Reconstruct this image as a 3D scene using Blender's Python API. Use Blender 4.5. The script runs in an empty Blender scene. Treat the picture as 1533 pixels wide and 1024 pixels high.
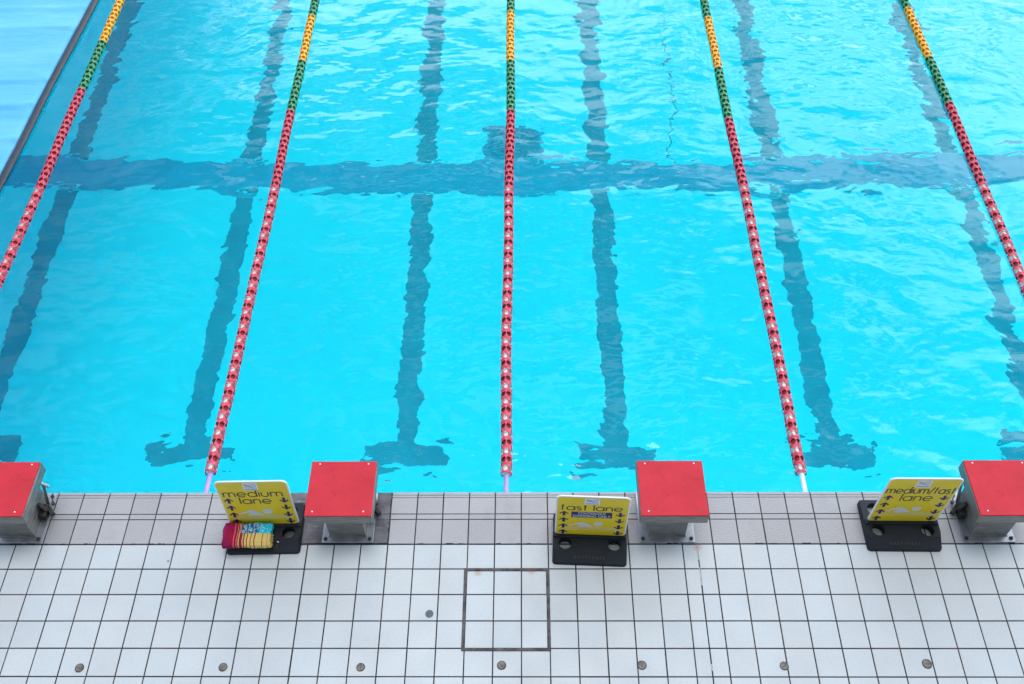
import bpy, bmesh, math, random
from mathutils import Vector, Matrix
random.seed(7)
R = math.radians
C = bpy.context.scene.collection
sc = bpy.context.scene
PI = math.pi
S = 0.21                      # deck tile pitch
X0 = -3.438                   # a grout line across the deck
WZ = -0.15                    # water level
FZ = -4.15                    # pool floor

# ------------------------------------------------------------------ materials
class NT:
    """small helper that writes node expressions"""
    def __init__(s, name):
        s.m = bpy.data.materials.new(name); s.m.use_nodes = True
        s.t = s.m.node_tree; s.n = s.t.nodes; s.n.clear()
        s.out = s.n.new('ShaderNodeOutputMaterial')
    def link(s, a, b): s.t.links.new(a, b)
    def put(s, sock, v):
        if isinstance(v, bpy.types.NodeSocket): s.link(v, sock)
        elif sock.type == 'RGBA' and not isinstance(v, (int, float)): sock.default_value = tuple(v) + (1,) * (4 - len(v))
        elif sock.type == 'VECTOR' and isinstance(v, (int, float)): sock.default_value = (v, v, v)
        elif sock.type == 'RGBA': sock.default_value = (v, v, v, 1)
        else: sock.default_value = v
    def math(s, op, a, b=0.0, c=0.0, clamp=False):
        n = s.n.new('ShaderNodeMath'); n.operation = op; n.use_clamp = clamp
        s.put(n.inputs[0], a); s.put(n.inputs[1], b); s.put(n.inputs[2], c); return n.outputs[0]
    def obj(s): 
        return s.n.new('ShaderNodeTexCoord').outputs['Object']
    def gen(s):
        return s.n.new('ShaderNodeTexCoord').outputs['Generated']
    def xyz(s, v):
        n = s.n.new('ShaderNodeSeparateXYZ'); s.link(v, n.inputs[0]); return n.outputs[0], n.outputs[1], n.outputs[2]
    def comb(s, x, y, z=0.0):
        n = s.n.new('ShaderNodeCombineXYZ')
        for k, v in enumerate((x, y, z)): s.put(n.inputs[k], v)
        return n.outputs[0]
    def mapv(s, v, scale=(1, 1, 1), rot=(0, 0, 0), loc=(0, 0, 0)):
        n = s.n.new('ShaderNodeMapping'); s.link(v, n.inputs[0])
        n.inputs['Location'].default_value = loc; n.inputs['Rotation'].default_value = rot; n.inputs['Scale'].default_value = scale
        return n.outputs[0]
    def noise(s, v, scale, detail=2.0, rough=.5, dist=0.0, col=False):
        n = s.n.new('ShaderNodeTexNoise'); s.link(v, n.inputs['Vector'])
        n.inputs['Scale'].default_value = scale; n.inputs['Detail'].default_value = detail
        n.inputs['Roughness'].default_value = rough; n.inputs['Distortion'].default_value = dist
        return n.outputs['Color' if col else 'Fac']
    def ramp(s, f, lo, hi, a=0.0, b=1.0, smooth=True):
        n = s.n.new('ShaderNodeMapRange'); n.interpolation_type = 'SMOOTHSTEP' if smooth else 'LINEAR'
        s.put(n.inputs['Value'], f)
        n.inputs['From Min'].default_value = lo; n.inputs['From Max'].default_value = hi
        n.inputs['To Min'].default_value = a; n.inputs['To Max'].default_value = b
        return n.outputs[0]
    def mix(s, f, a, b):
        n = s.n.new('ShaderNodeMix'); n.data_type = 'RGBA'
        s.put(n.inputs[0], f); s.put(n.inputs[6], a); s.put(n.inputs[7], b); return n.outputs[2]
    def bump(s, h, dist, strength=1.0):
        n = s.n.new('ShaderNodeBump'); n.inputs['Strength'].default_value = strength
        n.inputs['Distance'].default_value = dist; s.link(h, n.inputs['Height']); return n.outputs[0]
    def bsdf(s, col, rough=.5, metal=0.0, normal=None, spec=.5):
        n = s.n.new('ShaderNodeBsdfPrincipled')
        s.put(n.inputs['Base Color'], col); s.put(n.inputs['Roughness'], rough); s.put(n.inputs['Metallic'], metal)
        n.inputs['Specular IOR Level'].default_value = spec
        if normal is not None: s.link(normal, n.inputs['Normal'])
        s.link(n.outputs[0], s.out.inputs['Surface']); return s.m

M = {}
def m_simple(name, col, rough=.5, metal=0.0, var=.12, scale=9.0, bump=.0006, bscale=60, spec=.5):
    t = NT(name); o = t.obj()
    f = t.ramp(t.noise(o, scale, 4, .6), .3, .7)
    c = t.mix(f, tuple(x * (1 - var) for x in col), tuple(min(1, x * (1 + var)) for x in col))
    nb = t.bump(t.noise(o, bscale, 3), bump)
    M[name] = t.bsdf(c, rough, metal, nb, spec); return M[name]

def m_tile(name, base, dirt, coping=False):
    t = NT(name); o = t.obj()
    a = t.n.new('ShaderNodeAttribute'); a.attribute_name = 'tint'
    big = t.ramp(t.noise(o, 1.3, 4, .6), .35, .7)
    fine = t.ramp(t.noise(o, 55, 3, .7), .25, .75, .955, 1.03)
    c = t.mix(t.math('MULTIPLY', big, .35), base, dirt)
    c2 = t.n.new('ShaderNodeVectorMath'); c2.operation = 'MULTIPLY'; t.link(c, c2.inputs[0]); t.link(a.outputs['Color'], c2.inputs[1])
    c3 = t.n.new('ShaderNodeVectorMath'); c3.operation = 'SCALE'; t.link(c2.outputs[0], c3.inputs[0]); t.link(fine, c3.inputs['Scale'])
    col = c3.outputs[0]
    # sparse specks of dirt
    v = t.n.new('ShaderNodeTexVoronoi'); v.inputs['Scale'].default_value = 2.6; t.link(t.mapv(o, loc=(.3, .7, 0)), v.inputs['Vector'])
    rnd, _, _ = t.xyz(v.outputs['Color'])
    sp = t.math('MULTIPLY', t.math('LESS_THAN', v.outputs['Distance'], t.math('MULTIPLY', rnd, .022)), t.math('GREATER_THAN', rnd, .3))
    col = t.mix(t.math('MULTIPLY', sp, .85), col, (.05, .05, .05))
    sc_ = t.ramp(t.noise(t.mapv(o, (1, 2.5, 1), (0, 0, .5)), 7, 5, .7, 1.0), .70, .76)
    col = t.mix(t.math('MULTIPLY', sc_, .25), col, dirt)
    for (sx_, sy_, rad_) in ((1.51, -.492, .05), (-.20, -.705, .045), (.21, -.703, .04), (.985, -.07, .06), (1.0, -.27, .05), (3.52, -.12, .07), (-1.70, -.10, .07), (3.88, -.43, .04)):
        vd = t.n.new('ShaderNodeVectorMath'); vd.operation = 'DISTANCE'; t.link(o, vd.inputs[0]); vd.inputs[1].default_value = (sx_, sy_, 0)
        k_ = t.math('ADD', vd.outputs['Value'], t.math('MULTIPLY', t.math('SUBTRACT', t.noise(o, 30, 3, .6), .5), .06))
        col = t.mix(t.ramp(k_, .2 * rad_, rad_, .5, 0), col, (.38, .20, .12))
    if coping:
        w = t.n.new('ShaderNodeTexWave'); w.inputs['Scale'].default_value = 13; w.inputs['Distortion'].default_value = 7
        w.inputs['Detail'].default_value = 2; w.inputs['Detail Scale'].default_value = 1.2
        t.link(t.mapv(o, (1, 1.6, 1), (0, 0, 1.15)), w.inputs['Vector'])
        f = w.outputs['Fac']
        col = t.mix(t.math('MULTIPLY', t.ramp(f, .1, .9), .09), col, (.16, .15, .16))
        st = t.ramp(t.noise(o, 2.2, 5, .65), .52, .75)
        col = t.mix(t.math('MULTIPLY', st, .3), col, (.22, .17, .14))
        nb = t.bump(f, .0008)
        M[name] = t.bsdf(col, .55, 0, nb, .35)
    else:
        nb = t.bump(t.noise(o, 160, 2), .0005)
        M[name] = t.bsdf(col, t.ramp(t.noise(o, 5, 3), .3, .7, .38, .55), 0, nb, .4)
m_tile('deck_tile', (.470, .508, .522), (.38, .395, .40))
m_tile('coping_tile', (.365, .362, .372), (.29, .275, .27), True)

t = NT('grout'); o = t.obj()
c = t.mix(t.ramp(t.noise(o, 3.0, 5, .7), .4, .62), (.012, .014, .022), (.045, .032, .026))
c = t.mix(t.math('MULTIPLY', t.ramp(t.noise(o, 9.0, 4, .7), .68, .74), .5), c, (.30, .29, .28))
M['grout'] = t.bsdf(c, .85, 0, t.bump(t.noise(o, 200, 2), .001))

t = NT('cement'); o = t.obj()
c = t.mix(t.ramp(t.noise(o, 6, 5, .65), .3, .7), (.085, .08, .09), (.17, .165, .175))
scr = t.ramp(t.noise(t.mapv(o, (2, 14, 1), (0, 0, .25)), 3, 4, .7, .6), .62, .70)
c = t.mix(t.math('MULTIPLY', scr, .55), c, (.45, .42, .40))
c = t.mix(t.math('MULTIPLY', t.ramp(t.noise(o, 4, 3, .5), .58, .7), .4), c, (.26, .15, .10))
M['cement'] = t.bsdf(c, .8, 0, t.bump(t.noise(o, 70, 4), .002))

t = NT('red_mat'); o = t.obj()
c = t.mix(t.ramp(t.noise(o, 5, 5, .6), .3, .7), (.55, .024, .040), (.47, .019, .032))
st = t.ramp(t.noise(t.mapv(o, (1, 1, 1), (0, 0, .6)), 9, 6, .72, .8), .57, .72)
c = t.mix(t.math('MULTIPLY', st, .8), c, (.27, .008, .020))
st2 = t.ramp(t.noise(t.mapv(o, loc=(3, 1, 2)), 42, 3, .6), .70, .74)
c = t.mix(t.math('MULTIPLY', st2, .5), c, (.22, .01, .02))
M['red_mat'] = t.bsdf(c, .7, 0, t.bump(t.noise(o, 350, 2), .0006), .3)

t = NT('steel'); o = t.obj()
st = t.noise(t.mapv(o, (2, 2, 14)), 5, 5, .6)
c = t.mix(t.ramp(st, .3, .7), (.15, .15, .14), (.28, .28, .265))
gr = t.ramp(t.noise(o, 7, 5, .7), .52, .72)
c = t.mix(t.math('MULTIPLY', gr, .5), c, (.17, .14, .10))
M['steel'] = t.bsdf(c, t.ramp(st, .3, .7, .38, .55), .6, t.bump(t.noise(t.mapv(o, (1, 1, 30)), 20, 2), .0003))
m_simple('bright_steel', (.42, .43, .45), .38, .85, .18)
m_simple('dark_steel', (.10, .095, .09), .5, .7, .4, 30)
m_simple('white_screw', (.78, .74, .72), .4)
m_simple('grimy_black', (.028, .022, .018), .65, 0, .6, 20, .003, 90)
m_simple('rubber', (.007, .011, .017), .6, 0, .35, 6, .0012, 220, .3)
m_simple('sign_white', (.74, .76, .80), .4, 0, .04)
m_simple('sign_yellow', (.72, .55, .012), .38, 0, .05, 4, .0002)
m_simple('navy', (.012, .014, .10), .5, 0, .1)
m_simple('ink', (.025, .022, .035), .5, 0, .1)
m_simple('figure_grey', (.60, .61, .60), .45, 0, .05)
m_simple('logo_blue', (.05, .16, .42), .5, 0, .2)
m_simple('lilac_tube', (.47, .30, .62), .4, 0, .15, 25)
m_simple('white_tube', (.72, .76, .86), .4, 0, .1, 25)
m_simple('float_red', (.70, .068, .105), .5, 0, .16, 30, .0005, 60)
m_simple('float_green', (.045, .29, .11), .42, 0, .2, 30, .0005, 60)
m_simple('float_yellow', (.95, .47, .01), .42, 0, .1, 30, .0005, 60)
m_simple('inner_red', (.30, .012, .030), .6, 0, .2)  # liner colours, darker than the floats: shade inside the openings put into the colour
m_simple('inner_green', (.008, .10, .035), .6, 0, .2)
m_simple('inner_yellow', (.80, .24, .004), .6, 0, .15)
m_simple('float_core', (.85, .88, .86), .5, 0, .1)
m_simple('cable', (.10, .10, .11), .5, .4)
m_simple('concrete', (.42, .44, .45), .8, 0, .12, 2)
m_simple('cap_rusty', (.13, .115, .10), .55, .45, .45, 60, .002, 150)
m_simple('cap_blue', (.075, .10, .12), .6, .2, .1, 60)
m_simple('black_rim', (.02, .018, .018), .8, 0, .3, 60)
m_simple('speck_paint', (.8, .8, .8), .6)

t = NT('hatch_metal'); o = t.obj()
c = t.mix(t.ramp(t.noise(o, 12, 5, .7), .35, .65), (.018, .015, .017), (.10, .09, .10))
c = t.mix(t.ramp(t.noise(t.mapv(o, loc=(5, 2, 0)), 5, 4, .6), .58, .68), c, (.20, .06, .02))
M['hatch_metal'] = t.bsdf(c, .6, .3, t.bump(t.noise(o, 90, 3), .002))

t = NT('pool_tile'); o = t.obj()
c = t.mix(t.ramp(t.noise(o, .45, 4, .6), .3, .7), (.05, .90, .995), (.035, .875, .99))
M['pool_tile'] = t.bsdf(c, .6, 0, None, .2)
t = NT('lane_blue'); o = t.obj()
c = t.mix(t.ramp(t.noise(o, 2.5, 4, .6), .3, .7), (.004, .39, .50), (.003, .34, .45))
M['lane_blue'] = t.bsdf(c, .6, 0, None, .2)
t = NT('band_blue'); o = t.obj()
c = t.mix(t.ramp(t.noise(o, 2.5, 4, .6), .3, .7), (.015, .46, .64), (.012, .42, .60))
c = t.mix(t.math('MULTIPLY', t.ramp(t.noise(o, 6, 4, .7), .68, .72), .7), c, (.01, .32, .5))
M['band_blue'] = t.bsdf(c, .6, 0, None, .2)
m_simple('drain_grey', (.04, .40, .55), .6)

# cover
t = NT('cover_fabric'); o = t.obj(); x, y, z = t.xyz(o)
c = t.mix(t.ramp(t.noise(t.mapv(o, (.5, 1.6, 1)), 1.6, 4, .6), .3, .7), (.085, .42, .76), (.14, .51, .84))
fib = t.noise(t.mapv(o, (2, 60, 1)), 3, 2)
c = t.mix(t.ramp(fib, .3, .7, 0, .10), c, (.55, .78, .92))
M['cover_fabric'] = t.bsdf(c, .75, 0, t.bump(t.noise(t.mapv(o, (.8, 4, 1)), 2.2, 3, .6), .008), .15)
t = NT('cover_edge'); o = t.obj()
c = t.mix(t.ramp(t.noise(t.mapv(o, (3, 1, 1)), 6, 4, .6), .3, .7), (.010, .018, .034), (.022, .035, .055))
c = t.mix(t.ramp(t.noise(t.mapv(o, (6, 1.6, 1)), 5, 5, .75), .60, .66), c, (.004, .004, .006))
M['cover_edge'] = t.bsdf(c, .45, 0, None, .5)

# towel
t = NT('towel_cloth'); o = t.obj(); x, y, z = t.xyz(o)
wob = t.math('MULTIPLY', t.math('SUBTRACT', t.noise(o, 9, 2), .5), .02)
xx = t.math('ADD', x, wob)
def band(x_, a, b): return t.math('MULTIPLY', t.math('GREATER_THAN', x_, a), t.math('LESS_THAN', x_, b))
maroon = (.22, .012, .045); red_ = (.42, .012, .05)
c = t.mix(t.ramp(t.noise(o, 14, 3), .3, .7), maroon, red_)
near = t.mix(0.0, (.66, .50, .16), (0, 0, 0))
for a, b, k in ((-.052, -.046, 1), (-.036, -.030, 1), (-.022, -.012, 1), (.004, .012, 1), (.034, .040, 1), (.062, .070, 1), (.125, .131, 1), (.168, .171, 1)):
    near = t.mix(band(xx, a, b), near, (.25, .01, .035))
near = t.mix(band(xx, -.08, -.056), near, maroon); near = t.mix(band(xx, -.046, -.036), near, (.30, .02, .05))
far = t.mix(t.ramp(t.noise(t.mapv(o, (1, 1, 1)), 34, 2, .5, 1.2), .47, .5), (.012, .045, .28), (.02, .50, .72))
far = t.mix(t.ramp(xx, .06, .13), far, (.015, .52, .74)); far = t.mix(band(xx, -.058, -.040), far, (.30, .02, .10)); far = t.mix(band(xx, -.004, .006), far, (.22, .05, .30))
far = t.mix(t.ramp(t.noise(t.mapv(o, loc=(2, 0, 0)), 48, 2, .5, 1.5), .62, .64), far, (.85, .72, .25))
for a, b in ((-.052, -.049), (-.020, -.017), (.012, .015), (.050, .053), (.1, .103)):
    far = t.mix(band(xx, a, b), far, (.7, .6, .25))
pat = t.mix(t.math('GREATER_THAN', t.math('ADD', y, t.math('MULTIPLY', wob, .6)), -.002), near, far)
c = t.mix(t.math('GREATER_THAN', xx, -.058), c, pat)
c = t.mix(band(xx, -.061, -.058), c, (.72, .5, .25)); c = t.mix(band(xx, -.100, -.090), c, (.62, .10, .20)); c = t.mix(band(xx, -.075, -.070), c, (.75, .25, .06)); c = t.mix(band(xx, -.160, -.150), c, (.14, .02, .16))
c = t.mix(t.math('LESS_THAN', x, -.184), c, (.02, .05, .30))
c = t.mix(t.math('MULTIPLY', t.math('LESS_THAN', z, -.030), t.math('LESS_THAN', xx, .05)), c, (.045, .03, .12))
M['towel_cloth'] = t.bsdf(c, .95, 0, t.bump(t.noise(o, 260, 3, .7), .004), .1)

# water: clear refracting body with ripples on its surface
t = NT('water'); o = t.obj(); x, y, z = t.xyz(o)
g = t.n.new('ShaderNodeBsdfGlass'); g.inputs['IOR'].default_value = 1.333; g.inputs['Roughness'].default_value = 0.0
g.inputs['Color'].default_value = (1, 1, 1, 1)
warp = t.n.new('ShaderNodeVectorMath'); warp.operation = 'ADD'
wn = t.n.new('ShaderNodeVectorMath'); wn.operation = 'SCALE'; wn.inputs['Scale'].default_value = .35
t.link(t.noise(o, .9, 2, .5, 0, True), wn.inputs[0]); t.link(o, warp.inputs[0]); t.link(wn.outputs[0], warp.inputs[1])
p = warp.outputs[0]
agit = t.math('ADD', t.math('ADD', t.ramp(y, 2.5, 7.5, .8, 1.3), t.ramp(y, .2, 1.6, .75, 0.0)), t.ramp(t.math('ADD', x, t.math('MULTIPLY', y, .55)), 3.6, 7.0, 0, .45))
patch = t.ramp(t.noise(t.mapv(o, (.5, .8, 1), loc=(4, 2, 0)), .9, 2, .5), .35, .65, .45, 1.25)
h1 = t.math('MULTIPLY', t.noise(t.mapv(p, (.9, 1.5, 1), (0, 0, .25)), 1.3, 1, .5), .024)
h2 = t.math('MULTIPLY', t.noise(t.mapv(p, (.9, 1.5, 1), (0, 0, -.35)), 2.5, 2, .45), .020)
h3 = t.math('MULTIPLY', t.noise(t.mapv(p, (1, 1.6, 1), (0, 0, -.6)), 6.5, 2, .45), .0020)
h4 = t.math('MULTIPLY', t.math('MULTIPLY', t.noise(t.mapv(p, (1, 1.4, 1), (0, 0, .8)), 24.0, 1, .5), .0002), patch)
hh = t.math('ADD', t.math('ADD', h1, h2), t.math('ADD', h3, h4))
hh = t.math('MULTIPLY', hh, t.math('MULTIPLY', agit, t.ramp(x, -5.0, -1.5, .62, 1.0)))
t.link(t.bump(hh, 1.0), g.inputs['Normal'])
t.link(g.outputs[0], t.out.inputs['Surface'])
va = t.n.new('ShaderNodeVolumeAbsorption'); va.inputs['Density'].default_value = .7
va.inputs['Color'].default_value = (0.0, .992, .999, 1)
t.link(va.outputs[0], t.out.inputs['Volume'])
M['water'] = t.m

# ------------------------------------------------------------------ mesh helpers
def box(bm, x0, x1, y0, y1, z0, z1, mat=0):
    vs = [bm.verts.new((x, y, z)) for z in (z0, z1) for y in (y0, y1) for x in (x0, x1)]
    for f in ((0, 2, 3, 1), (4, 5, 7, 6), (0, 1, 5, 4), (2, 6, 7, 3), (0, 4, 6, 2), (1, 3, 7, 5)):
        bm.faces.new([vs[i] for i in f]).material_index = mat
    return vs
def cyl(bm, c, r, h, n=24, axis='Z', r2=None, rot=None):
    m = Matrix.Translation(c)
    if axis == 'Y': m = m @ Matrix.Rotation(PI / 2, 4, 'X')
    if axis == 'X': m = m @ Matrix.Rotation(PI / 2, 4, 'Y')
    if rot is not None: m = m @ rot
    return bmesh.ops.create_cone(bm, cap_ends=True, segments=n, radius1=r, radius2=r if r2 is None else r2, depth=h, matrix=m)['verts']
def bar(bm, a, b, w, d):
    a, b = Vector(a), Vector(b); v = b - a
    q = v.to_track_quat('Z', 'Y').to_matrix().to_4x4()
    m = Matrix.Translation((a + b) / 2) @ q @ Matrix.Diagonal((w, d, v.length, 1))
    bmesh.ops.create_cube(bm, size=1, matrix=m)
def obj(name, bm, mats, parent=None, bevel=0, segs=2, smooth=False, loc=None):
    bmesh.ops.recalc_face_normals(bm, faces=bm.faces)
    me = bpy.data.meshes.new(name); bm.to_mesh(me); bm.free()
    if not isinstance(mats, (list, tuple)): mats = [mats]
    for m in mats: me.materials.append(M[m] if isinstance(m, str) else m)
    if smooth:
        for p_ in me.polygons: p_.use_smooth = True
    o = bpy.data.objects.new(name, me); C.objects.link(o)
    if parent: o.parent = parent
    if loc: o.location = loc
    if bevel:
        b = o.modifiers.new('bevel', 'BEVEL'); b.width = bevel; b.segments = segs; b.limit_method = 'ANGLE'; b.angle_limit = R(35)
    return o
def tag(o, label, cat, group=None):
    o['label'] = label; o['category'] = cat
    if group: o['group'] = group
    return o
def thing(name, label, cat, loc=(0, 0, 0), rz=0, group=None):
    o = bpy.data.objects.new(name, None); C.objects.link(o); o.location = loc; o.rotation_euler = (0, 0, rz)
    return tag(o, label, cat, group)
def structure(o): o['kind'] = 'structure'; return o
def B(): return bmesh.new()

# ------------------------------------------------------------------ setting
bm = B(); box(bm, -60, 60, -60, 70, -4.8, -4.6); structure(obj('ground', bm, 'concrete'))
PX0, PX1, PY1 = -12.0, 14.0, 25.0
bm = B(); box(bm, PX0 - .3, PX1 + .3, -.3, PY1 + .3, FZ - .2, FZ); structure(obj('pool_floor', bm, 'pool_tile'))
bm = B()
box(bm, PX0 - .3, PX1 + .3, -.32, -.02, FZ, -.052); box(bm, PX0 - .3, PX1 + .3, PY1, PY1 + .3, FZ, -.052)
box(bm, PX0 - .3, PX0, -.02, PY1, FZ, -.052); box(bm, PX1, PX1 + .3, -.02, PY1, FZ, -.052)
structure(obj('pool_wall', bm, 'pool_tile'))
bm = B()
box(bm, PX0 - 8, PX0 + .02, 0, PY1, -.05, 0); box(bm, PX1 - .02, PX1 + 8, 0, PY1, -.05, 0); box(bm, PX0 - 8, PX1 + 8, PY1 - .02, PY1 + 8, -.05, .004)
structure(obj('pool_surround', bm, 'concrete', bevel=.01))
# water body (reaches a little into the walls and under the floor)
bm = B(); box(bm, PX0 - .1, PX1 + .1, -.12, PY1 + .1, FZ - .1, WZ); structure(obj('water', bm, 'water'))

# floor markings: lane lines with T ends, in 2.5 m lanes
bands = []
for i in range(-3, 5):
    cx = -1.25 + 2.5 * i
    bm = B()
    def sheet(x0, x1, y0, y1, z=FZ + .004):
        bm.faces.new([bm.verts.new(v) for v in ((x0, y0, z), (x1, y0, z), (x1, y1, z), (x0, y1, z))])
    sheet(cx - .135, cx + .135, 2.30, 6.30); sheet(cx - .135, cx + .135, 6.93, 22.7); sheet(cx - .5, cx + .5, 1.98, 2.30)
    structure(obj('lane_marking', bm, 'lane_blue'))
bm = B(); n = 60
pts = []
for k in range(n + 1):
    xx = PX0 + (PX1 - PX0) * k / n
    pts.append((xx, 6.33 + .01 * math.sin(xx * 2.1), 6.90 + .012 * math.sin(xx * 1.7 + 1)))
vs = [(bm.verts.new((a, b, FZ + .005)), bm.verts.new((a, c_, FZ + .005))) for a, b, c_ in pts]
for k in range(n): bm.faces.new((vs[k][0], vs[k + 1][0], vs[k + 1][1], vs[k][1]))
structure(obj('cross_marking', bm, 'band_blue'))
# drain plate and a crack in the floor lining
dr = thing('floor_drain', 'square blue-grey drain plate on the pool floor just beyond the dark cross band', 'drain', (.02, 7.30, FZ + .004))
bm = B(); box(bm, -.42, .42, -.36, .34, 0, .012); obj('plate', bm, 'drain_grey', dr, .004)
bm = B()
for k in range(9): box(bm, -.36, .36, -.30 + k * .068, -.27 + k * .068, .0125, .018)
obj('grille', bm, 'lane_blue', dr)
bm = B(); prev = None
rr = random.Random(3); cxk = 2.32
for k in range(70):
    yy = 6.95 + k * .045; cxk += rr.uniform(-.035, .035); cxk = min(max(cxk, 2.2), 2.45); wd = .006 + .005 * rr.random()
    a = bm.verts.new((cxk - wd, yy, FZ + .006)); b = bm.verts.new((cxk + wd, yy, FZ + .006))
    if prev: bm.faces.new((prev[0], prev[1], b, a))
    prev = (a, b)
structure(obj('floor_crack', bm, 'lane_blue'))

# ---- tiled deck -----------------------------------------------------------
XL = [X0 + S * k for k in range(-44, 24)]           # grout lines up to the movement joint module
jx = X0 + S * 23.546
XL += [jx, X0 + S * 24.146]
XL += [X0 + S * (24.146 + k) for k in range(1, 50)]
GW = .0047                                            # half grout
verts, faces, mats, tints = [], [], [], []
def tile(x0, x1, y0, y1, mat, z=0.0, jit=.0006, store=None, tint=None):
    V, F, MM, TT = store
    rj = lambda: random.uniform(-jit, jit)
    a = .0016; dz = random.uniform(-.0005, .0005)
    base = len(V)
    xa, xb, ya, yb = x0 + rj(), x1 + rj(), y0 + rj(), y1 + rj()
    for (i, zz) in ((0, z - .006), (0, z - .0014 + dz), (a, z + dz)):
        V += [(xa + i, ya + i, zz), (xb - i, ya + i, zz), (xb - i, yb - i, zz), (xa + i, yb - i, zz)]
    tv = tint or (1 + random.gauss(0, .016))
    warm = random.gauss(0, .006)
    col = (tv * (1 + warm), tv, tv * (1 - warm), 1)
    for r_ in (0, 4):
        for k in range(4):
            q = (base + r_ + k, base + r_ + (k + 1) % 4, base + r_ + 4 + (k + 1) % 4, base + r_ + 4 + k)
            F.append(q); MM.append(mat); TT.append(col)
    F.append((base + 8, base + 9, base + 10, base + 11)); MM.append(mat); TT.append(col)
def build_tiles(name, store, matnames, parent=None):
    V, F, MM, TT = store
    me = bpy.data.meshes.new(name); me.from_pydata(V, [], F)
    for m in matnames: me.materials.append(M[m])
    at = me.color_attributes.new('tint', 'FLOAT_COLOR', 'CORNER')
    k = 0
    for pi, p_ in enumerate(me.polygons):
        p_.material_index = MM[pi]
        for _ in p_.loop_indices: at.data[k].color = TT[pi]; k += 1
    me.update()
    o = bpy.data.objects.new(name, me); C.objects.link(o)
    if parent: o.parent = parent
    return o
st = (verts, faces, mats, tints)
YS = -.4646
ROWY = [YS - S * k for k in range(0, 40)]
HX0, HX1, HY0, HY1 = X0 + 15 * S, X0 + 18 * S, ROWY[4], ROWY[1]
P0, P1 = X0 + 8 * S, X0 + 12 * S                      # cement patch around the second block
for i in range(len(XL) - 1):
    x0, x1 = XL[i], XL[i + 1]
    for j in range(len(ROWY) - 1):
        if x0 > HX0 - .01 and x1 < HX1 + .01 and ROWY[j] < HY1 + .01 and ROWY[j + 1] > HY0 - .01: continue
        y1, y0 = ROWY[j], ROWY[j + 1]
        gl = GW; gr = GW
        if abs(x0 - (X0 + 9 * S)) < .001: gl = .0055
        if abs(x1 - (X0 + 9 * S)) < .001: gr = .0055
        tile(x0 + gl, x1 - gr, y0 + GW, y1 - (GW if j else .006), 0, store=st)
    if x0 > P0 - .01 and x1 < P1 + .01: continue
    if abs(x0 - jx) < .001 or abs(x1 - jx) < .001:    # coping has no split tile: one slightly wide tile
        if abs(x1 - jx) < .001: x1 = X0 + S * 24.146
        else: continue
    tl = 1 + random.gauss(0, .03)
    if abs((x0 + x1) / 2 - (-3.55)) < .11: tl *= .86
    tile(x0 + GW, x1 - GW, -.4585, -.2495, 1, tint=tl, store=st)
    tile(x0 + GW, x1 - GW, -.2425, -.2010, 1, tint=tl * 1.02, store=st)
    tl = 1 + random.gauss(0, .03)
    tile(x0 + GW, x1 - GW, -.1940, -.0500, 1, tint=tl, store=st)       # nosing tile: field and two ribs
    tile(x0 + GW, x1 - GW, -.0470, -.0270, 1, tint=tl * .97, store=st)
    tile(x0 + GW, x1 - GW, -.0240, 0.0, 1, tint=tl * 1.03, store=st)
structure(build_tiles('pool_deck', st, ['deck_tile', 'coping_tile']))
bm = B()
box(bm, XL[0], XL[-1], ROWY[-1], -.001, -.05, -.0035)
structure(obj('deck_base', bm, 'grout'))
# cement patch and a rough broken seam between coping and deck
bm = B()
def rough_rect(bm, x0, x1, y0, y1, z, n=10, j=.004):
    ring = []
    for a, b in (((x0, y0), (x1, y0)), ((x1, y0), (x1, y1)), ((x1, y1), (x0, y1)), ((x0, y1), (x0, y0))):
        for k in range(n):
            u = k / n; ring.append((a[0] + (b[0] - a[0]) * u + random.uniform(-j, j), a[1] + (b[1] - a[1]) * u + random.uniform(-j, j)))
    top = [bm.verts.new((a, b, z)) for a, b in ring]; bot = [bm.verts.new((a, b, z - .004)) for a, b in ring]
    bm.faces.new(top)
    for k in range(len(top)): bm.faces.new((top[k - 1], top[k], bot[k], bot[k - 1]))
rough_rect(bm, P0 + .004, P1 - .006, -.452, -.252, -.0006, j=.003)
rough_rect(bm, P0 + .004, P1 - .006, -.196, -.003, -.0006, j=.0025)
box(bm, P0 + .004, P1 - .006, -.247, -.201, -.004, .0003)
structure(obj('cement_patch', bm, 'cement'))
bm = B(); rr = random.Random(11)
for k in range(60):
    xx = rr.uniform(-4.6, 4.8); L = rr.uniform(.01, .05); rough_rect(bm, xx, xx + L, YS + .002 - rr.random() * .004, YS + .007 + rr.random() * .003, .0004, 3, .0015)
structure(obj('seam_chips', bm, 'black_rim'))
# pale sealant in the movement joint
bm = B()
for y0, y1 in ((-.60, -.47), (-.81, -.66), (-1.47, -1.42)):
    rough_rect(bm, jx - .0035, jx + .0035, y0, y1, -.0008, 8, .0012)
structure(obj('joint_sealant', bm, 'concrete'))

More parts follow.
